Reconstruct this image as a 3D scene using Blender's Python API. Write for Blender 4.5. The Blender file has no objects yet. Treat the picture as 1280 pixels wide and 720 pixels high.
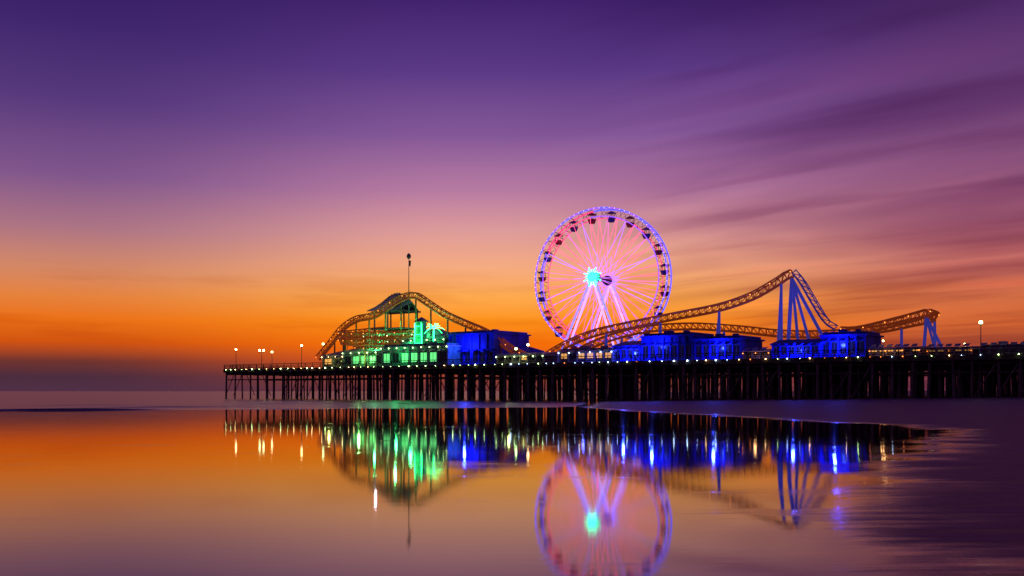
import bpy, math, random
from mathutils import Vector
random.seed(7)
scene = bpy.context.scene

# ------------------------------------------------------------------ helpers
def lin(c):
    c = c/255.0
    return c/12.92 if c <= 0.04045 else ((c+0.055)/1.055)**2.4
def rgb(r, g, b): return (lin(r), lin(g), lin(b), 1.0)

def mat(name, col, rough=0.6, var=0.25, nscale=1.5, metal=0.0, emis=None, es=0.0):
    m = bpy.data.materials.new(name); m.use_nodes = True
    nt = m.node_tree; b = nt.nodes['Principled BSDF']
    b.inputs['Roughness'].default_value = rough
    b.inputs['Metallic'].default_value = metal
    if emis:
        b.inputs['Emission Color'].default_value = (*emis, 1)
        b.inputs['Emission Strength'].default_value = es
    tc = nt.nodes.new('ShaderNodeNewGeometry')
    n = nt.nodes.new('ShaderNodeTexNoise'); n.inputs['Scale'].default_value = nscale
    n.inputs['Detail'].default_value = 5
    nt.links.new(tc.outputs['Position'], n.inputs['Vector'])
    r = nt.nodes.new('ShaderNodeValToRGB')
    lo = [c*(1-var) for c in col]; hi = [min(1, c*(1+var)) for c in col]
    r.color_ramp.elements[0].position = .3; r.color_ramp.elements[1].position = .7
    r.color_ramp.elements[0].color = (*lo, 1); r.color_ramp.elements[1].color = (*hi, 1)
    nt.links.new(n.outputs['Fac'], r.inputs['Fac'])
    nt.links.new(r.outputs['Color'], b.inputs['Base Color'])
    return m

class MB:
    def __init__(s): s.v=[]; s.f=[]; s.m=[]
    def add(s, vs, fs, mi=0):
        o=len(s.v); s.v += [tuple(x) for x in vs]
        for f in fs: s.f.append([i+o for i in f]); s.m.append(mi)
    def box(s, c, size, ang=0.0, mi=0, taper=1.0):
        hx,hy,hz = size[0]/2,size[1]/2,size[2]/2
        ca,sa = math.cos(ang),math.sin(ang); vs=[]
        for z in (-hz,hz):
            k = 1.0 if z<0 else taper
            for x,y in ((-hx,-hy),(hx,-hy),(hx,hy),(-hx,hy)):
                x*=k; y*=k
                vs.append((c[0]+x*ca-y*sa, c[1]+x*sa+y*ca, c[2]+z))
        s.add(vs,[(3,2,1,0),(4,5,6,7),(0,1,5,4),(1,2,6,5),(2,3,7,6),(3,0,4,7)],mi)
    def tube(s, p0, p1, r, n=6, mi=0, r1=None):
        p0=Vector(p0); p1=Vector(p1); d=(p1-p0)
        if d.length<1e-6: return
        d.normalize(); a = Vector((0,0,1)) if abs(d.z)<.9 else Vector((1,0,0))
        x=d.cross(a).normalized(); y=d.cross(x); r1 = r if r1 is None else r1
        vs=[]
        for p,rr in ((p0,r),(p1,r1)):
            for i in range(n):
                t=2*math.pi*i/n; vs.append(p+x*math.cos(t)*rr+y*math.sin(t)*rr)
        fs=[(i,(i+1)%n,n+(i+1)%n,n+i) for i in range(n)]
        fs+=[tuple(range(n-1,-1,-1)),tuple(range(n,2*n))]
        s.add(vs,fs,mi)
    def poly(s, pts, r, n=6, mi=0, closed=False):
        m=len(pts)
        for i in range(m if closed else m-1): s.tube(pts[i],pts[(i+1)%m],r,n,mi)
    def ball(s, c, r, mi=0, n=6, m=4, sz=1.0):
        vs=[(c[0],c[1],c[2]-r*sz)]; 
        for j in range(1,m):
            ph=-math.pi/2+math.pi*j/m
            for i in range(n):
                t=2*math.pi*i/n
                vs.append((c[0]+r*math.cos(ph)*math.cos(t),c[1]+r*math.cos(ph)*math.sin(t),c[2]+r*sz*math.sin(ph)))
        vs.append((c[0],c[1],c[2]+r*sz)); top=len(vs)-1; fs=[]
        for i in range(n):
            fs.append((0,1+(i+1)%n,1+i)); b=1+(m-2)*n
            fs.append((top,b+i,b+(i+1)%n))
            for j in range(m-2):
                a=1+j*n; fs.append((a+i,a+(i+1)%n,a+n+(i+1)%n,a+n+i))
        s.add(vs,fs,mi)
    def obj(s, name, mats, parent=None, smooth=False):
        me=bpy.data.meshes.new(name); me.from_pydata(s.v,[],s.f)
        for m in mats: me.materials.append(m)
        me.polygons.foreach_set('material_index', s.m)
        if smooth: me.polygons.foreach_set('use_smooth',[True]*len(s.f))
        me.update(); o=bpy.data.objects.new(name,me); scene.collection.objects.link(o)
        if parent: o.parent=parent
        return o
def empty(name):
    o=bpy.data.objects.new(name,None); scene.collection.objects.link(o); return o
def lamp(name, loc, col, power, parent, rad=0.35):
    l=bpy.data.lights.new(name,'POINT'); l.color=col; l.energy=power; l.shadow_soft_size=rad
    o=bpy.data.objects.new(name,l); o.location=loc; scene.collection.objects.link(o); o.parent=parent
    return o

# ------------------------------------------------------------------ pier frame (metres)
EYE=1.8
A=Vector((-69.5,247.0)); U=Vector((140.5,-105.0)).normalized(); V=Vector((-U.y,U.x))
ANG=math.atan2(U.y,U.x)
DECK=7.0
def P(s,t,z=0.0):
    q=A+U*s+V*t; return Vector((q.x,q.y,z))
# survey helper: station along the pier for a bearing at setback t,
# and the height for a measured rise above the horizon
def stn(bx,t):
    b=(bx-640)/1280.0; q=A+V*t
    return (b*q.y-q.x)/(U.x-b*U.y)
def K(bx,by,t):
    p=P(stn(bx,t),t); p.z=EYE+(489-by)*p.y/1280.0; return p

# ------------------------------------------------------------------ materials
WOOD=mat('pier_timber',(.05,.035,.028),.8,.4,.8)
WOOD2=mat('pile_timber',(.15,.11,.10),.85,.6,.6)
STEEL=mat('painted_steel',(.16,.14,.15),.5,.2)
TRACK=mat('coaster_track_paint_glow',(.42,.10,.03),.5,.4,.7, emis=(1,.15,.015),es=.09)  # rust-orange paint plus faint self-glow standing in for floodlighting
SUPB=mat('coaster_support_paint_glow',(.12,.14,.55),.45,.2,.7, emis=(.12,.13,1),es=.16)  # blue paint with emission added; the steel glows without any lamp
SUPO=mat('coaster_support_warm',(.30,.13,.07),.5,.3)
BULBW=mat('bulb_warm',(.8,.7,.5),.4,.05, emis=(1,.60,.22),es=24)
BULBG=mat('bulb_greenish',(.8,.8,.6),.4,.05, emis=(.62,1,.36),es=16)
BULBO=mat('bulb_amber',(.8,.5,.2),.4,.05, emis=(1,.24,.03),es=5)
BULBC=mat('bulb_cool',(.7,.8,.9),.4,.05, emis=(.42,.62,1),es=18)
GREEN=mat('neon_green',(.1,.6,.4),.4,.05, emis=(.02,1,.22),es=8)
WALLD=mat('wall_dark',(.20,.17,.18),.7,.3,.5)
WALLG=mat('wall_green',(.12,.36,.26),.6,.45,.6)
ROOFG=mat('roof_metal',(.30,.28,.32),.45,.25,.5)
BLUEF=mat('blue_fabric',(.012,.022,.50),.7,.6,.35)
GLASS=mat('lit_window',(.5,.4,.2),.3,.2, emis=(1,.45,.10),es=.8)
GLASSG=mat('lit_window_green',(.3,.5,.3),.3,.2, emis=(.16,1,.26),es=1.0)
DARKG=mat('dark_glass',(.03,.03,.04),.15,.1)

# ------------------------------------------------------------------ pier
pier=empty('pier')
SL=235.0; NARROW=48.0; W1=22.0; W2=52.0
mb=MB()
def slab(s0,s1,t0,t1,z0,z1,mi=0,m=None):
    c=P((s0+s1)/2,(t0+t1)/2,(z0+z1)/2); (m or mb).box(c,(s1-s0,t1-t0,z1-z0),ANG,mi)
slab(0,NARROW,0,W1,DECK-.35,DECK)
slab(NARROW+.003,SL,0,W2,DECK-.35,DECK)
slab(0,SL,-.16,-.003,DECK-.75,DECK+.08)          # fascia board
mb.obj('deck',[WOOD],pier)
mb=MB()
s=0.6
while s<SL:
    w=W1 if s<NARROW else W2
    slab(s-.2,s+.2,.1,w,DECK-.95,DECK-.36); s+=2.9
for t in [1,5,9,13,17,21]+[25,29,33,37,41,45,49]:
    slab(.2 if t<22 else NARROW+.5,SL,t-.13,t+.13,DECK-1.35,DECK-.953)
for t in (0.35,12.2,30.3):
    slab(1.2 if t<22 else NARROW+.5,SL,t-.1,t+.1,DECK-2.6,DECK-2.35)
mb.obj('beams',[WOOD],pier)
mb=MB(); s=.6
while s<SL:
    w=W1 if s<NARROW else W2; t=.45
    while t<w:
        js,jt=random.uniform(-.45,.45),random.uniform(-.4,.4) if t>1 else 0
        lean=random.uniform(-.3,.3)
        r=random.uniform(.16,.25) if s<NARROW else random.uniform(.17,.29)
        mb.tube(P(s+js+lean,t+jt,-1.5),P(s+js,t+jt,DECK-.9),r,6)
        t+= 3.7 if s>=NARROW-12 else 9.5
    if random.random()<.35:
        t=.15
        mb.tube(P(s,t,.8),P(s+2.9,t,DECK-1.4),.09,5)
    if random.random()<.30:
        mb.tube(P(s+2.9,4.1,.8),P(s,4.1,DECK-1.4),.09,5)
    s+=2.9
mb.obj('pilings',[WOOD2],pier)
mb=MB(); s=0
while s<SL:
    mb.box(P(s,.1,DECK+.6),(.12,.12,1.1),ANG); s+=2.4
for z in (.35,.7,1.1): mb.tube(P(0,.1,DECK+z),P(SL,.1,DECK+z),.045 if z<1 else .07,5)
t=.1
while t<W1: mb.box(P(.1,t,DECK+.6),(.12,.12,1.1),ANG); t+=2.4
for z in (.35,.7,1.1): mb.tube(P(.1,0,DECK+z),P(.1,W1,DECK+z),.05,5)
mb.obj('railing',[WOOD],pier)
mb=MB(); s=1.2; i=0
while s<SL:
    if s<85: q=random.random(); mi=0 if q<.6 else 1; rr=random.choice((.05,.06,.08,.12))
    elif s<135: mi=random.choice((2,2,0,1,4)); rr=random.choice((.05,.06,.08,.12))
    else: mi=random.choice((0,1,2,4)); rr=random.choice((.04,.05,.06,.08))
    c=P(s,-.34,DECK-.05); mb.ball(c,rr,(0,1,3,3,4)[mi])
    mb.box((c.x,c.y,c.z+.17),(.1,.3,.06),ANG,2)
    s+=random.uniform(1.5,2.7); i+=1
mb.obj('edge_lights',[BULBG,BULBW,STEEL,BULBC,BULBO],pier)

# ------------------------------------------------------------------ street lamps
def street_lamp(bx,by,t,m=BULBW,two=False,r=.24):
    e=empty('street_lamp'); top=K(bx,by,t); b=MB()
    x,y,z=top
    b.tube((x,y,DECK),(x,y,DECK+.6),.2,8,0,.12); b.tube((x,y,DECK+.6),(x,y,z-.35),.08,8,0,.05)
    offs=[0] if not two else [-.7,.7]
    if two: b.tube((x-.75*U.x,y-.75*U.y,z-.45),(x+.75*U.x,y+.75*U.y,z-.45),.04)
    for o in offs:
        c=(x+o*U.x,y+o*U.y,z)
        b.tube((c[0],c[1],z-.45),(c[0],c[1],z-.2),.09,8,0,.16)
        b.ball(c,r,1,10,6); b.tube((c[0],c[1],z+r*.8),(c[0],c[1],z+r*.8+.18),.14,8,0,.02)
    b.obj('lamp_post',[STEEL,m],e)
    return e
street_lamp(295,437,2); street_lamp(327,438,3,BULBG,True); street_lamp(340,440,8)
street_lamp(377,432,3); street_lamp(404,430,10,BULBG)
street_lamp(1226,403,3,BULBG,r=.26); street_lamp(1206,430,12,r=.16); street_lamp(1104,426,5,r=.14); street_lamp(1255,432,10,r=.14)
street_lamp(645,436,3,BULBG); street_lamp(660,431,9)

# ------------------------------------------------------------------ ferris wheel
fw=empty('ferris_wheel')
VIO=mat('led_violet',(.3,.2,.7),.4,.05, emis=(.30,.08,1.0),es=1.4)
BLU=mat('led_blue',(.1,.1,.7),.4,.05, emis=(.10,.08,1.0),es=1.9)
RED=mat('led_red',(.7,.1,.2),.4,.05, emis=(1,.05,.18),es=1.6)
RBULB=mat('rim_bulb',(.6,.6,.9),.4,.05, emis=(.42,.30,1.0),es=3.2)
PNK=mat('led_pink',(.7,.3,.4),.4,.05, emis=(1.0,.07,.20),es=2.2)
PNW=mat('led_magenta',(.8,.4,.7),.4,.05, emis=(.85,.10,.60),es=1.6)
SPV=mat('led_spoke_violet',(.6,.3,.8),.4,.05, emis=(.42,.12,1.0),es=1.9)
CYN=mat('led_cyan',(.3,.8,.7),.4,.05, emis=(.02,1.0,.42),es=5)
LAV=mat('led_lavender',(.4,.4,.9),.4,.05, emis=(.18,.15,1.0),es=2.1)
LAV2=mat('led_lavender_white',(.7,.7,.9),.4,.05, emis=(.48,.30,1.0),es=1.8)
CABR=mat('gondola_red',(.35,.04,.05),.4,.2); CABB=mat('gondola_blue',(.05,.06,.3),.4,.2)
C=K(752,349,24); R=C.y*88/1280
th=math.radians(5+22); AX=Vector((-math.sin(th),-math.cos(th),0)); E=Vector((math.cos(th),-math.sin(th),0)); Z=Vector((0,0,1))
def Wp(off,r,a): return C+AX*off+(E*math.cos(a)+Z*math.sin(a))*r
NS=20; N=80
rim=MB(); RI=R*.88
for off in (-1.3,1.3):
    for i in range(N):
        a0=2*math.pi*i/N; a1=2*math.pi*(i+1)/N
        redz = 95<math.degrees(a0)<150 or 200<math.degrees(a0)<240
        rim.tube(Wp(off,R,a0),Wp(off,R,a1),.17,6,(i//2)%2 if off>0 else (3 if redz else 1))
        rim.tube(Wp(off,RI,a0),Wp(off,RI,a1),.11,6,3 if (off<0 or redz) else 0)
        if i%2==0:
            rim.tube(Wp(off,R,a0),Wp(off,RI,a1),.04,4,2); rim.tube(Wp(off,RI,a1),Wp(off,R,a1+ (a1-a0)),.04,4,2)
        if off>0: rim.ball(Wp(off+.16,R,a0),.10,4)
for i in range(NS*2):
    a=2*math.pi*i/(NS*2); rim.tube(Wp(-1.3,R,a),Wp(1.3,R,a),.06,5,2); rim.tube(Wp(-1.3,RI,a),Wp(1.3,RI,a),.06,5,2)
rim.obj('rim',[VIO,BLU,STEEL,RED,RBULB],fw)
sp=MB()
for k,off in enumerate((1.3,-1.3)):
    ho=3.2 if off>0 else -3.2
    for i in range(NS*2):
        a=2*math.pi*(i+.5*k)/(NS*2); p0=Wp(ho,1.0,a+.12*(1 if i%2 else -1)); p1=Wp(off,RI,a)
        pm=p0.lerp(p1,.34)
        sp.tube(p0,pm,.035,4,1 if i%2 else 2); sp.tube(pm,p1,.052,4,(0,0,2,0,1)[i%5])
sp.obj('spokes',[PNK,PNW,SPV],fw)
hub=MB()
hub.tube(C-AX*5,C+AX*5,.45,12,1)
for sg in (1,-1):
    hub.tube(C+AX*3.0*sg,C+AX*3.4*sg,1.05,20,1)
    hub.tube(C+AX*5.0*sg,C+AX*5.25*sg,.95,20,0 if sg>0 else 2)
    for i in range(16):
        a=2*math.pi*i/16
        hub.tube(C+AX*5.3*sg+(E*math.cos(a)+Z*math.sin(a))*.5,C+AX*4.9*sg+(E*math.cos(a)+Z*math.sin(a))*(2.0 if i%2 else 1.5),.11,5,0 if sg>0 else 2)
hub.obj('hub',[CYN,STEEL,LAV],fw)
leg=MB()
for sg in (1,-1):
    top=C+AX*4.7*sg
    for e in (-1,1):
        for d in (-.45,.45):
            foot=C+AX*(6.0*sg)+E*(e*7.0+d*1.6); foot.z=DECK
            leg.tube(top+E*d*.5,foot,.2,8,0 if d*e>0 else 1)
        for kk in range(9):
            f0=(kk+.5)/9.5; ft=C+AX*(6.0*sg)+E*(e*7.0); ft.z=DECK
            a=(top).lerp(ft,f0); w=.25+.5*f0
            leg.tube(a-E*w,a+E*w,.05,4,2)
    a=(top).lerp(C+AX*6*sg+E*7+Z*(DECK-C.z),.88); b=(top).lerp(C+AX*6*sg-E*7+Z*(DECK-C.z),.88)
    leg.tube(a,b,.12,6,2)
    for e in (-1,1):
        f=C+AX*(6.0*sg)+E*(e*7.0); leg.box((f.x,f.y,DECK+.3),(2.6,2,.6),-th,2)
leg.obj('support_legs',[LAV,LAV2,STEEL],fw)
gd=MB()
for i in range(NS):
    a=2*math.pi*(i+.5)/NS; p=Wp(0,R*.945,a)
    mi=0 if i%2 else 1
    gd.tube(p-AX*1.3,p+AX*1.3,.06,5,2)
    gd.tube(p-Z*.15,p+Z*.30,1.05,10,mi,.15)      # canopy
    gd.tube(p-Z*.15,p-Z*1.7,.05,5,2)
    gd.tube(p-Z*1.95,p-Z*1.1,.62,10,mi,.95)     # tub
    for q in range(4):
        aa=q*math.pi/2+.4; d=Vector((math.cos(aa),math.sin(aa),0))*.8
        gd.tube(p+d-Z*1.2,p+d-Z*.1,.04,4,2)
gd.obj('gondolas',[CABR,CABB,STEEL],fw)
plat=MB()
plat.box((C.x,C.y,DECK+.6),(16,11,1.2),-th,0); plat.box((C.x,C.y,DECK+2.5),(5,4,.2),-th,0)
plat.obj('platform',[WALLD],fw)

# ------------------------------------------------------------------ roller coaster
rc=empty('roller_coaster')
def spline(pts,closed=False,sub=10):
    out=[]; n=len(pts)
    rng=range(n if closed else n-1)
    for i in rng:
        g=lambda k: pts[k%n] if closed else pts[max(0,min(n-1,k))]
        p0,p1,p2,p3=g(i-1),g(i),g(i+1),g(i+2)
        for k in range(sub):
            t=k/sub
            out.append(.5*((2*p1)+(p2-p0)*t+(2*p0-5*p1+4*p2-p3)*t*t+(-p0+3*p1-3*p2+p3)*t**3))
    if not closed: out.append(pts[-1])
    return out
def resample(pts,step):
    out=[pts[0]]; acc=0
    for i in range(1,len(pts)):
        a,b=pts[i-1],pts[i]; L=(b-a).length
        if L<1e-6: continue
        while acc+L>=step:
            f=(step-acc)/L; a=a.lerp(b,f); out.append(a.copy()); L=(b-a).length; acc=0
        acc+=L
    return out
def track(name,pts,supmi,every=6,diag=True,tm=None,bulbs=True,thin=1.0):
    pts=resample(spline(pts),1.3); n=len(pts); m=MB(); L=[];Rr=[];S=[]
    for i,p in enumerate(pts):
        d=(pts[min(n-1,i+1)]-pts[max(0,i-1)]).normalized()
        sd=d.cross(Z).normalized(); up=sd.cross(d).normalized()
        L.append(p+sd*.65); Rr.append(p-sd*.65); S.append(p-up*1.15*thin)
    m.poly(L,.14*thin,6,0); m.poly(Rr,.14*thin,6,0); m.poly(S,.25*thin,6,0)
    for i in range(n):
        m.tube(L[i],Rr[i],.08,4,0)
        m.tube(L[i],S[i],.085*thin,4,0); m.tube(Rr[i],S[i],.085*thin,4,0)
        if i<n-1: m.tube(S[i],L[i+1],.07*thin,4,0); m.tube(S[i],Rr[i+1],.07*thin,4,0)
    m.obj(name+'_track',[tm or TRACK],rc)
    if bulbs:
        b=MB()
        for i in range(0,n,3): b.ball(L[i]-Z*.32,.085,0,4,3)
        b.obj(name+'_bulbs',[BULBO],rc)
    q=MB()
    for i in range(every//2,n,every):
        base=S[i]; 
        if base.z-DECK<.8: continue
        q.tube((base.x,base.y,DECK),base,.32 if supmi else .22,8,0,.24 if supmi else .18)
        if diag and base.z-DECK>5:
            sd=(L[i]-Rr[i]).normalized()
            f=base+sd*(base.z-DECK)*.22; q.tube((f.x,f.y,DECK),base-Z*.4,.2,6,0)
            if base.z-DECK>9: q.tube(Vector((base.x,base.y,DECK+(base.z-DECK)*.5)),Vector((base.x,base.y,0))+sd*(base.z-DECK)*.11+Z*(DECK+(base.z-DECK)*.5),.1,5,0)
        q.box((base.x,base.y,DECK+.15),(.9,.9,.3),ANG,0)
    if q.v: q.obj(name+'_supports',[SUPB if supmi else SUPO],rc)
    return pts
DROPM=mat('drop_track_paint_glow',(.14,.10,.38),.45,.3,.7, emis=(.2,.12,1),es=.06)  # blue-violet paint, slight glow put into the material, no lamp here
lift=[K(672,449,10),K(690,437,10),K(712,425,10),K(745,412,10),K(790,402,10),K(845,391,10),K(900,380,10),K(940,366,10),K(968,350,10),K(984,339,10.4),K(995,337.5,10.6)]
drop=[K(984,339,10.4),K(995,337.5,10.6),K(1005,350,11),K(1020,376,12),K(1036,400,13),K(1052,409,13.4)]
tail=[K(1036,403,13),K(1052,409,13.4),K(1070,409,13.5),K(1095,404,13),K(1130,395,12),K(1158,387,12)]
track('lift_hill',lift,1,every=9)
track('drop',drop[1:],1,every=40,diag=False,tm=DROPM,bulbs=False,thin=.7)
track('bunny_hill',tail[1:],1,every=8,diag=False)
ret=[K(1158,387,12),K(1168,391,15),K(1164,394,20),K(1140,399,23),K(1100,407,24),K(1040,413,23),K(980,413,22),K(920,407,20),K(860,404,19),K(800,409,17),K(750,423,16),K(715,440,15)]
track('return_run',ret,1,every=8,diag=False)
q=MB()
top=K(990,344,10.5)
for bx,t,r in ((984,9,.34),(1018,9.5,.26),(1044,12,.28),(1000,16,.26)):
    f=P(stn(bx,t),t,DECK); q.tube(f,top-Z*.6,r,8)
e1=K(1158,393,12)
for bx,t,r in ((1154,12,.28),(1184,12,.25),(1172,19,.2)):
    f=P(stn(bx,t),t,DECK); q.tube(f,e1-Z*.5,r,8)
q.obj('crest_frame',[SUPB],rc)
hump=[K(398,445,14),K(412,428,13),K(428,408,12),K(446,396,11),K(468,391,10),K(488,378,10),K(506,368,10),K(520,366,10),K(536,376,10),K(556,389,10),K(580,400,10),K(604,410,10),K(622,420,10),K(640,433,10),K(672,449,10)]
track('west_hump',hump,0,every=4,diag=False)
cx=stn(488,15)
for nm,rs,rt,z0,ph in (('west_helix',13.5,8.5,9.4,2.2),('inner_helix',9.5,6.0,6.6,.6)):
    hel=[]
    for i in range(24):
        a=2*math.pi*i/12+ph
        hel.append(P(cx+math.cos(a)*rs,15+math.sin(a)*rt,DECK+z0-i*.13+math.sin(a)*.9))
    track(nm,hel,0,every=6,diag=False)

# ------------------------------------------------------------------ buildings
def hall(name,x0,x1,ytop,t,depth,wall,roof,bulb=None,win=None,kind='flat',bays=4,glow=None,gp=800,base=0.0,up=.62):
    e=empty(name); s0,s1=stn(x0,t),stn(x1,t); sm=(s0+s1)/2; ztop=K((x0+x1)/2,ytop,t).z; D0=DECK+base; h=ztop-D0; w=s1-s0
    b=MB(); hb=h if kind=='flat' else h*.72
    b.box(P(sm,t+depth/2,D0+hb/2),(w,depth,hb),ANG,0)
    b.box(P(sm,t+depth/2,D0+.2),(w+.2,depth+.2,.4),ANG,1)
    for i in range(bays+1):
        s=s0+w*i/bays; b.box(P(s,t-.1,D0+hb/2),(.28,.26,hb),ANG,1)
    b.box(P(sm,t+depth/2,D0+hb+.14),(w+.7,depth+.7,.28),ANG,1)
    if kind=='flat':
        b.box(P(sm,t+depth/2,D0+hb+.5),(w*.96,depth*.96,.45),ANG,0)
        b.box(P(s0+w*.3,t+depth/2,D0+hb+1.0),(w*.14,1.5,.6),ANG,1)
        b.box(P(s0+w*.7,t+depth*.4,D0+hb+.95),(w*.08,1.2,.5),ANG,1)
    elif kind=='hip':
        b.box(P(sm,t+depth/2,D0+hb+.28+(h-hb)/2),(w+.6,depth+.6,h-hb),ANG,1,.12)
    elif kind=='gable':
        z0=D0+hb+.28; z1=D0+h+.2; o=.35
        vs=[P(s0-o,t-o,z0),P(s1+o,t-o,z0),P(s1+o,t+depth+o,z0),P(s0-o,t+depth+o,z0),P(s0-o,t+depth/2,z1),P(s1+o,t+depth/2,z1)]
        b.add(vs,[(0,1,5,4),(2,3,4,5),(0,4,3),(1,2,5),(3,2,1,0)],1)
    b.obj('walls_and_roof',[wall,roof],e)
    g=MB()
    for i in range(bays):
        sc=s0+w*(i+.5)/bays; ww=w/bays*.62; hz=min(2.0,hb*.5)
        mi=0 if random.random()<.6 else 1
        g.box(P(sc,t-.03,D0+.9+hz/2),(ww,.1,hz),ANG,mi)
        g.box(P(sc,t-.09,D0+.9+hz/2),(.07,.1,hz),ANG,2)
        g.box(P(sc,t-.09,D0+.9),(ww+.15,.14,.1),ANG,2); g.box(P(sc,t-.09,D0+.9+hz),(ww+.15,.14,.1),ANG,2)
        z=D0+1.15+hz; a=[P(sc-ww*.55,t-.06,z+.35),P(sc+ww*.55,t-.06,z+.35),P(sc+ww*.55,t-1.1,z-.1),P(sc-ww*.55,t-1.1,z-.1)]
        g.add(a,[(0,1,2,3)],3)
    g.obj('windows',[win or GLASS,DARKG,STEEL,roof],e)
    if bulb:
        l=MB(); k=max(2,int(w/2.2))
        for i in range(k+1): l.ball(P(s0+w*i/k,t-.5,D0+hb-.1),.09,0,6,4)
        l.obj('eave_bulbs',[bulb],e)
    if glow:
        nl=max(1,int(w/10))
        for i in range(nl): lamp('wall_light',P(s0+w*(i+.3+.4*random.random())/nl,t-2.2,D0+hb*up),glow,gp,e,.25)
    return e
WG=(.05,1,.26); WB=(.03,.06,1); WW=(1,.5,.18)
hall('snack_kiosk',404,430,440,8,6,WALLD,ROOFG,BULBW,None,'hip',2,(.7,.9,.2),110)
hall('game_arcade',430,482,433,7,10,WALLG,ROOFG,BULBG,GLASSG,'gable',5,(.3,1,.2),400)
hall('pavilion',486,556,412,9,12,WALLG,ROOFG,BULBG,GLASSG,'hip',6,WG,1600)
hall('restaurant',478,560,434,4,4,WALLG,ROOFG,BULBG,GLASSG,'flat',7,WG,240)
hall('blue_theatre',562,618,418,8,12,BLUEF,BLUEF,None,DARKG,'flat',6,WB,1250)
hall('souvenir_shop',622,680,441,6,8,WALLD,ROOFG,BULBG,None,'gable',6,(.7,.9,.25),90)
hall('ticket_booth',625,650,432,14,8,BLUEF,BLUEF,None,None,'hip',2,WB,300)
hall('game_booth',768,800,426,6,9,BLUEF,BLUEF,None,DARKG,'gable',4,WB,1000)
hall('game_booth',803,866,421,6,9,BLUEF,BLUEF,None,DARKG,'flat',7,WB,1000)
hall('game_booth',869,926,425,5,9,BLUEF,BLUEF,None,DARKG,'flat',6,WB,1000)
hall('ride_station',700,766,440,5,7,WALLD,ROOFG,BULBC,None,'flat',6,WB,150)
hall('game_booth',966,1024,424,5,8,BLUEF,BLUEF,None,DARKG,'gable',6,WB,850)
hall('game_booth',1027,1082,420,7,8,BLUEF,BLUEF,None,DARKG,'flat',5,WB,850)
hall('restaurant',930,962,437,6,7,WALLD,ROOFG,BULBO,None,'gable',3,WW,40)
hall('bait_shop',1088,1150,434,6,7,WALLD,ROOFG,BULBO,None,'gable',6,WW,40)
hall('ticket_booth',1160,1215,434,9,6,WALLD,ROOFG,BULBO,None,'gable',5,None)
hall('harbour_office',1225,1300,436,8,8,WALLD,ROOFG,None,DARKG,'flat',6,None)

cs=empty('coaster_station'); b=MB(); s0,s1=stn(436,12),stn(546,12)
for lev,(a0,a1) in ((4.2,(0,1)),(7.6,(.18,.86))):
    x0=s0+(s1-s0)*a0; x1=s0+(s1-s0)*a1
    b.box(P((x0+x1)/2,16,DECK+lev),(x1-x0,9,.3),ANG,0)
    k=int((x1-x0)/3)
    for i in range(k+1):
        s=x0+(x1-x0)*i/k
        b.tube(P(s,11.7,DECK if lev<5 else DECK+4.35),P(s,11.7,DECK+lev-.15),.13,6,1)
        b.box(P(s,11.6,DECK+lev+.65),(.08,.08,1.0),ANG,1)
        if i<k and i%2==0: b.tube(P(s,11.7,DECK+lev-3),P(s+(x1-x0)/k,11.7,DECK+lev-.2),.07,5,1)
    b.tube(P(x0,11.6,DECK+lev+1.15),P(x1,11.6,DECK+lev+1.15),.05,5,1)
for i in range(9):
    s=s0+3+i*(s1-s0-6)/9
    if i in (2,5): continue
    b.box(P(s+1.2,14.5+.3*(i%3),DECK+5.7),(2.6,.15,2.6-.5*(i%2)),ANG,0)
b.obj('platform',[WALLG,STEEL],cs)
l=MB()
for i in range(13): l.ball(P(s0+(s1-s0)*i/12,11.4,DECK+3.9),.10,i%2)
for i in range(8): l.ball(P(s0+(s1-s0)*(.2+.64*i/7),11.4,DECK+7.3),.08,i%2)
l.obj('platform_bulbs',[BULBG,BULBW],cs)
for bx,z,c,p in ((452,2.6,(.7,1,.15),650),(470,6.2,WG,1000),(496,9.6,WG,700),(528,8.6,WG,1200),(548,6,WG,650),(590,4,(.1,.9,.5),250)):
    lamp('station_flood',P(stn(bx,10),9.5,DECK+z),c,p,cs,.2)

nt_=empty('neon_tower'); b=MB(); l=MB()
s0=stn(523,7); zt=K(523,402,7).z
b.box(P(s0,8,(DECK+zt)/2),(2.0,1.6,zt-DECK),ANG,0,.8); b.box(P(s0,8,zt+.5),(2.6,2.2,1.0),ANG,1,.1)
for ds in (-1.15,1.15):
    l.tube(P(s0+ds,6.9,DECK+.5),P(s0+ds*.8,6.9,zt-.3),.12,6)
for k in range(5):
    z=DECK+1.5+k*(zt-DECK-2.5)/4; l.tube(P(s0-1.0,6.9,z),P(s0+1.0,6.9,z),.05,6)
b.obj('tower',[WALLG,ROOFG],nt_); l.obj('neon',[GREEN],nt_); lamp('tower_light',P(s0,4.5,DECK+5),WG,400,nt_)
np_=empty('neon_palm_sign'); l=MB(); s0=stn(541,6); zt=K(541,410,6).z
l.tube(P(s0,6,DECK),P(s0+.3,6,zt),.14,6)
for i in range(9):
    a=math.pi*(i/8)*1.3-.47; prev=P(s0+.3,6,zt)
    for k in range(1,6):
        r=.5*k; cur=P(s0+.3+math.cos(a)*r,6+.25*math.sin(i*2.1)*k*.5,zt+math.sin(a)*r*.6-.05*k*k+.15*k)
        l.tube(prev,cur,.05,5); prev=cur
l.obj('palm',[GREEN],np_)
ct=empty('observation_tower'); b=MB()
s0,s1=stn(464,16),stn(502,16); zb=K(482,389,16).z; zt=K(485,366,16).z
for s in (s0+.6,(s0+s1)/2,s1-.6):
    for t in (16.5,22): b.tube(P(s,t,DECK),P(s,t,zb),.2,6)
b.box(P((s0+s1)/2,19.3,zb),(s1-s0,6.6,.35),ANG,0)
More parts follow.
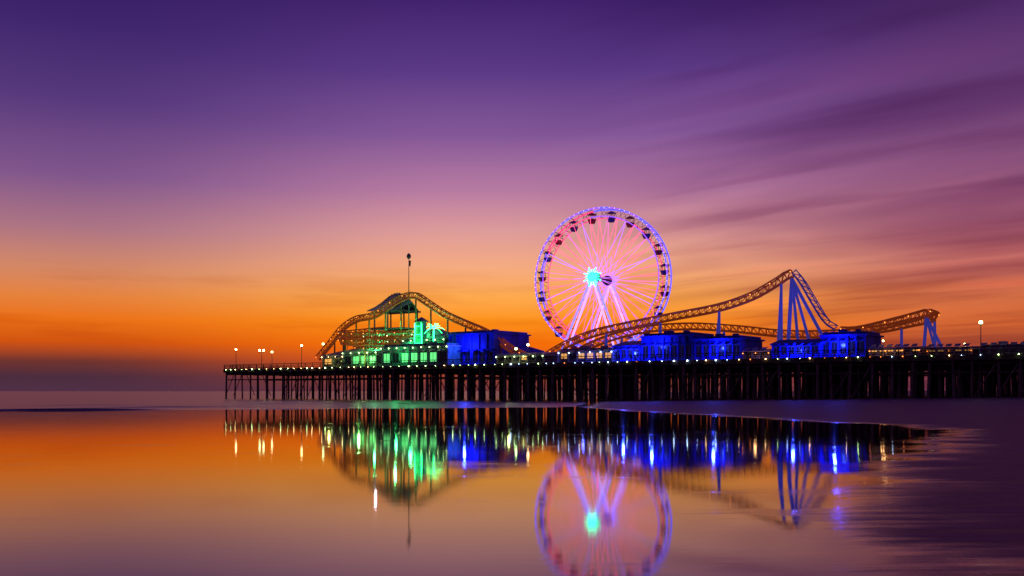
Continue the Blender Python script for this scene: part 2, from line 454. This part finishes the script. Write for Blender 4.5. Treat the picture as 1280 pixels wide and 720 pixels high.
b.box(P((s0+s1)/2,19.3,zb-4),(s1-s0,6.6,.3),ANG,0)
n=13
for i in range(n-1):
    f=i/(n-1); g=(i+1)/(n-1)
    x0=s0+(s1-s0)*f; x1=s0+(s1-s0)*g
    h0=math.sin(math.pi*(.14+.72*f)); h1=math.sin(math.pi*(.14+.72*g))
    zz0=zb+.2+(zt-zb)*h0; zz1=zb+.2+(zt-zb)*h1
    b.add([P(x0-.9,15.6,zb+.2),P(x1-.9,15.6,zb+.2),P(x1+.4,19.3,zz1),P(x0+.4,19.3,zz0)],[(0,1,2,3)],1)
    b.add([P(x0-.9,23,zb+.2),P(x1-.9,23,zb+.2),P(x1+.4,19.3,zz1),P(x0+.4,19.3,zz0)],[(3,2,1,0)],1)
    b.tube(P(x0-.9,15.55,zb+.25),P(x0+.4,19.25,zz0+.10),.12,5,0)
b.obj('canopy',[STEEL,mat('canopy_fabric',(.42,.38,.42),.7,.3,.5)],ct)
lamp('canopy_light',P((s0+s1)/2,12.5,zb+2.5),(.8,.65,.8),260,ct,.2)
fp=empty('flagpole'); b=MB(); p=K(511,322,15)
b.tube((p.x,p.y,DECK),(p.x,p.y,p.z),.2,8,0,.06); b.ball(p+Z*.3,.5,0,10,6,1.3)
b.add([p-Z*.6,p-Z*.6+Vector((.5,.2,-.1)),p-Z*1.9+Vector((.35,.1,-.2)),p-Z*1.8],[(0,1,2,3)],1)
for k in range(8):
    a=k*math.pi/4; b.tube(p+Vector((math.cos(a),math.sin(a),0))*.45+Z*.3,p+Z*1.05,.04,4)
b.obj('pole',[STEEL,CABR],fp)

# ------------------------------------------------------------------ beach terrain
XB=[(-50,-1),(0,.6),(10,2.1),(14.3,3.3),(20.7,5.9),(30,10.4),(40,15.2),(47,18.6),(52,18.3),(60,16),(74,13.5),(90,9),(110,6),(142,10),(400,30)]
def interp(tab,x):
    if x<=tab[0][0]: return tab[0][1]
    for (a,b),(c,d) in zip(tab,tab[1:]):
        if x<=c: return b+(d-b)*(x-a)/(c-a)
    return tab[-1][1]
def shore(X): return 112+.42*min(X,0) if X>-90 else 74.2+.05*(X+90)
def hz(X,Y):
    a=X-interp(XB,Y)+.35*math.sin(Y*.55)+.2*math.sin(Y*1.7+X)
    z=.02
    if a>0: z+= .0155*a*a/(a+.8)
    if a>100: z=.02+.0155*100+.004*(a-100)
    e=Y-(shore(X)+1.2*math.sin(X*.11)+.6*math.sin(X*.37+1))
    if e>0 and a<0: z-= min(3,.03*e)*min(1,-a/6+.05)
    z+= .006*math.sin(X*1.3+Y*.31)*math.sin(Y*.9-X*.2)*min(1,max(0,a))
    return z
xs=sorted(set([round(-60+i*.8,3) for i in range(206)]+[-5000,-2000,-800,-300,-150,-100,-75,120,150,220,400,900,2500,6000]))
ys=sorted(set([-3000,-800,-200,-60,-20,-5]+[i*.8 for i in range(75)]+[60+i*1.5 for i in range(80)]+[185,200,230,270,330,450,700]))
me=MB(); vs=[(x,y,hz(x,y)) for y in ys for x in xs]; nx=len(xs)
fs=[(j*nx+i,j*nx+i+1,(j+1)*nx+i+1,(j+1)*nx+i) for j in range(len(ys)-1) for i in range(nx-1)]
me.add(vs,fs)
m=bpy.data.materials.new('wet_sand'); m.use_nodes=True; nt=m.node_tree; nd=nt.nodes; lk=nt.links; bs=nd['Principled BSDF']
geo=nd.new('ShaderNodeNewGeometry'); sep=nd.new('ShaderNodeSeparateXYZ'); lk.new(geo.outputs['Position'],sep.inputs[0])
def vmul(v,s,rot=0):
    mp=nd.new('ShaderNodeMapping'); mp.inputs['Scale'].default_value=s; mp.inputs['Rotation'].default_value=(0,0,rot); lk.new(v,mp.inputs['Vector']); return mp.outputs[0]
def noise(v,sc,det=5,rough=.5):
    n=nd.new('ShaderNodeTexNoise'); n.inputs['Scale'].default_value=sc; n.inputs['Detail'].default_value=det; n.inputs['Roughness'].default_value=rough; lk.new(v,n.inputs['Vector']); return n.outputs['Fac']
def math_(op,a,b=None,c=None):
    n=nd.new('ShaderNodeMath'); n.operation=op
    for i,x in enumerate((a,b,c)):
        if x is None: continue
        if isinstance(x,(int,float)): n.inputs[i].default_value=x
        else: lk.new(x,n.inputs[i])
    return n.outputs[0]
def mrange(x,a,b,c=0,d=1,sm=True):
    n=nd.new('ShaderNodeMapRange'); n.interpolation_type='SMOOTHSTEP' if sm else 'LINEAR'
    n.inputs['From Min'].default_value=a; n.inputs['From Max'].default_value=b; n.inputs['To Min'].default_value=c; n.inputs['To Max'].default_value=d
    lk.new(x,n.inputs['Value']); return n.outputs[0]
def mixc(f,a,b,mode='MIX'):
    n=nd.new('ShaderNodeMix'); n.data_type='RGBA'; n.blend_type=mode
    if isinstance(f,(int,float)): n.inputs['Factor'].default_value=f
    else: lk.new(f,n.inputs['Factor'])
    for k,x in (('A',a),('B',b)):
        s=[i for i in n.inputs if i.name==k and i.type=='RGBA'][0]
        if isinstance(x,tuple): s.default_value=x
        else: lk.new(x,s)
    return [o for o in n.outputs if o.type=='RGBA'][0]
pos=geo.outputs['Position']
nA=noise(vmul(pos,(.18,.55,1),.25),1,4); nB=noise(vmul(pos,(.6,2.6,1),.2),1.5,6,.6); nC=noise(pos,40,3)
nD=noise(vmul(pos,(.22,2.2,1),-.12),1.2,7,.62)
zz=math_('ADD',sep.outputs['Z'],math_('MULTIPLY',math_('SUBTRACT',nA,.5),.06))
zz=math_('ADD',zz,math_('MULTIPLY',math_('SUBTRACT',nB,.5),.03))
dry=mrange(zz,.024,.066)
rough=math_('ADD',math_('MULTIPLY',dry,.48),.034)
rough=math_('ADD',rough,math_('MULTIPLY',math_('SUBTRACT',nD,.5),math_('ADD',math_('MULTIPLY',dry,.55),.03)))
lk.new(rough,bs.inputs['Roughness'])
colw=mixc(nA,(.016,.009,.009,1),(.028,.016,.016,1)); cold=mixc(mrange(nD,.32,.68),(.09,.038,.066,1),(.32,.14,.22,1))
lk.new(mixc(dry,colw,cold),bs.inputs['Base Color'])
bs.inputs['IOR'].default_value=1.33
lk.new(math_('SUBTRACT',.5,math_('MULTIPLY',dry,.15)),bs.inputs['Specular IOR Level'])
bmp=nd.new('ShaderNodeBump'); bmp.inputs['Distance'].default_value=.03
hgt=math_('ADD',math_('ADD',math_('MULTIPLY',nB,.4),math_('MULTIPLY',nD,.6)),math_('MULTIPLY',nC,.10)); lk.new(hgt,bmp.inputs['Height'])
lk.new(math_('ADD',math_('MULTIPLY',dry,.9),.026),bmp.inputs['Strength']); lk.new(bmp.outputs[0],bs.inputs['Normal'])
me.obj('beach_sand',[m],None,True)

# ------------------------------------------------------------------ sea
def water(name,c0,c1,rg,bst):
    global nt,nd,lk
    m=bpy.data.materials.new(name); m.use_nodes=True; nt=m.node_tree; nd=nt.nodes; lk=nt.links; bs=nd['Principled BSDF']
    geo=nd.new('ShaderNodeNewGeometry'); pos=geo.outputs['Position']
    n1=noise(vmul(pos,(.10,.5,1),.1),1,5,.6); n2=noise(vmul(pos,(.03,.09,1)),1,3)
    lk.new(mixc(n2,c0,c1),bs.inputs['Base Color'])
    bs.inputs['Roughness'].default_value=rg; bs.inputs['IOR'].default_value=1.33
    bmp=nd.new('ShaderNodeBump'); bmp.inputs['Distance'].default_value=.25; bmp.inputs['Strength'].default_value=bst
    lk.new(n1,bmp.inputs['Height']); lk.new(bmp.outputs[0],bs.inputs['Normal'])
    return m
SEA=water('sea_water',(.05,.035,.06,1),(.12,.08,.12,1),.28,.5)
WAVE=water('wave_water_shaded',(.012,.010,.018,1),(.03,.02,.035,1),.22,.3)  # near-black copy of sea water; dark wave front painted into base colour
me=MB()
xs=[-20000,-6000,-2000,-800,-300,-100,0,100,300,800,2000,6000,20000]; ys=[66,90,140,250,500,1200,4000,12000,40000]
nx=len(xs); me.add([(x,y,0) for y in ys for x in xs],[(j*nx+i,j*nx+i+1,(j+1)*nx+i+1,(j+1)*nx+i) for j in range(len(ys)-1) for i in range(nx-1)])
me.obj('sea',[SEA])
def wave(off,h,x0,x1,wd,seed,mt):
    rnd=random.Random(seed); w=MB(); vs=[]; n=int((x1-x0)/1.5); ph=rnd.random()*6
    for i in range(n+1):
        X=x0+(x1-x0)*i/n; e=min(1,i/8,(n-i)/8)
        Y=shore(X)+off+1.2*math.sin(X*.11)+.8*math.sin(X*.05+ph); k=h*e*(.6+.3*math.sin(X*.09+ph)+.25*math.sin(X*.31+2*ph))
        for dy,f in ((-wd,-.1),(-wd*.45,.35),(-wd*.2,.95),(0,1),(wd*.5,.6),(wd*1.5,-.1)): vs.append((X,Y+dy,max(-.05,k*f)+.01))
    fs=[]
    for i in range(n):
        for j in range(5): fs.append((i*6+j,(i+1)*6+j,(i+1)*6+j+1,i*6+j+1))
    w.add(vs,fs); 
    w.obj('wave',[mt],None,True)
wave(2,.24,-110,-16,1.2,1,WAVE); wave(16,.13,-150,-20,2,5,SEA); wave(40,.16,-160,0,2.5,9,SEA)

# ------------------------------------------------------------------ world sky
w=bpy.data.worlds.new('World'); scene.world=w; w.use_nodes=True; nt=w.node_tree; nd=nt.nodes; lk=nt.links
bg=nd['Background']; tc=nd.new('ShaderNodeTexCoord'); d=tc.outputs['Generated']; sep=nd.new('ShaderNodeSeparateXYZ'); lk.new(d,sep.inputs[0])
X,Y,Zz=sep.outputs
def ramp(f,stops):
    r=nd.new('ShaderNodeValToRGB'); cr=r.color_ramp
    while len(cr.elements)>1: cr.elements.remove(cr.elements[-1])
    cr.elements[0].position=stops[0][0]; cr.elements[0].color=stops[0][1]
    for p,c in stops[1:]:
        e=cr.elements.new(p); e.color=c
    lk.new(f,r.inputs['Fac']); return r.outputs['Color']
def el(y): 
    t=(489-y)/1280.0; return t/math.sqrt(1+t*t)/.45
elev=math_('DIVIDE',Zz,.45)
cen=ramp(elev,[(0,rgb(110,55,60)),(el(470),rgb(150,66,48)),(el(450),rgb(226,90,22)),(el(430),rgb(252,116,8)),(el(400),rgb(255,148,28)),(el(370),rgb(255,172,80)),(el(335),rgb(246,172,128)),(el(290),rgb(222,156,154)),(el(240),rgb(184,124,162)),(el(170),rgb(132,88,152)),(el(90),rgb(92,58,134)),(el(0),rgb(65,34,108)),(1,rgb(50,28,86))])
lef=ramp(elev,[(0,rgb(80,48,70)),(el(472),rgb(76,45,62)),(el(454),rgb(112,52,46)),(el(432),rgb(210,84,16)),(el(405),rgb(236,114,24)),(el(380),rgb(230,130,60)),(el(345),rgb(210,136,104)),(el(300),rgb(172,116,132)),(el(240),rgb(128,86,140)),(el(150),rgb(86,56,124)),(el(60),rgb(62,37,108)),(el(0),rgb(54,29,98)),(1,rgb(44,24,80))])
rig=ramp(elev,[(0,rgb(114,54,74)),(el(465),rgb(126,58,70)),(el(440),rgb(168,74,54)),(el(410),rgb(214,104,52)),(el(380),rgb(216,114,72)),(el(340),rgb(196,110,102)),(el(290),rgb(166,96,118)),(el(230),rgb(138,82,124)),(el(150),rgb(110,66,122)),(el(70),rgb(84,48,108)),(el(0),rgb(68,36,96)),(1,rgb(48,26,74))])
hyp=math_('SQRT',math_('ADD',math_('MULTIPLY',X,X),math_('MULTIPLY',Y,Y)))
az=math_('DIVIDE',X,hyp)
wl=mrange(az,-.40,-.05); wr=mrange(az,.10,.43)
col=mixc(wl,lef,cen); col=mixc(wr,col,rig)
den=math_('ADD',math_('MAXIMUM',Zz,0.0),.10)
cv=nd.new('ShaderNodeCombineXYZ'); lk.new(math_('DIVIDE',X,den),cv.inputs[0]); lk.new(math_('DIVIDE',Y,den),cv.inputs[1])
def streak(sc,rot,scale,det,loc=(0,0,0)):
    mp=nd.new('ShaderNodeMapping'); mp.inputs['Rotation'].default_value=(0,0,rot); lk.new(cv.outputs[0],mp.inputs['Vector'])
    mp2=nd.new('ShaderNodeMapping'); mp2.inputs['Scale'].default_value=sc; mp2.inputs['Location'].default_value=loc; lk.new(mp.outputs[0],mp2.inputs['Vector'])
    n=nd.new('ShaderNodeTexNoise'); n.inputs['Scale'].default_value=scale; n.inputs['Detail'].default_value=det; n.inputs['Roughness'].default_value=.48; n.inputs['Distortion'].default_value=.5
    lk.new(mp2.outputs[0],n.inputs['Vector']); return n.outputs['Fac']
s1=streak((.40,1.3,1),math.radians(42),1.2,3,(3,1.6,0)); s2=streak((.5,2.0,1),math.radians(38),1.5,5,(9,4.3,0))
side=mrange(az,-.02,.26); 
c1=math_('MULTIPLY',mrange(s1,.40,.64),side); c2=math_('MULTIPLY',mrange(s2,.44,.68),math_('ADD',math_('MULTIPLY',side,.95),.03))
col=mixc(math_('MULTIPLY',c1,.62),col,mixc(1.0,col,(.58,.44,.66,1),'MULTIPLY'))
col=mixc(math_('MULTIPLY',c2,.56),col,mixc(1.0,col,(.60,.42,.60,1),'MULTIPLY'))
lit=math_('MULTIPLY',mrange(s1,.30,.46,1,0),side); col=mixc(math_('MULTIPLY',lit,.25),col,mixc(1.0,col,(1.6,1.2,1.2,1),'MULTIPLY'))
mp=nd.new('ShaderNodeMapping'); mp.inputs['Scale'].default_value=(3.2,3.2,34); lk.new(d,mp.inputs['Vector'])
n=nd.new('ShaderNodeTexNoise'); n.inputs['Scale'].default_value=1.3; n.inputs['Detail'].default_value=6; lk.new(mp.outputs[0],n.inputs['Vector'])
band=math_('MULTIPLY',mrange(Zz,.02,.06),mrange(Zz,.09,.13,1,0))
c3=math_('MULTIPLY',mrange(n.outputs['Fac'],.50,.66),band)
col=mixc(math_('MULTIPLY',c3,.34),col,mixc(1.0,col,(.70,.42,.32,1),'MULTIPLY'))
back=mrange(Y,-.1,.6); duskc=ramp(elev,[(0,rgb(70,45,80)),(.3,rgb(90,55,105)),(1,rgb(46,28,80))])
col=mixc(back,duskc,col)
lk.new(col,bg.inputs['Color']); bg.inputs['Strength'].default_value=1.0

# ------------------------------------------------------------------ camera
cam=bpy.data.cameras.new('Camera'); cam.lens=36; cam.sensor_width=36; cam.shift_y=129/1280; cam.clip_end=60000; cam.clip_start=.1
co=bpy.data.objects.new('Camera',cam); co.location=(0,0,EYE); co.rotation_euler=(math.pi/2,0,0); scene.collection.objects.link(co)
scene.camera=co
scene.view_settings.view_transform='Standard'; scene.view_settings.look='None'; scene.view_settings.exposure=0
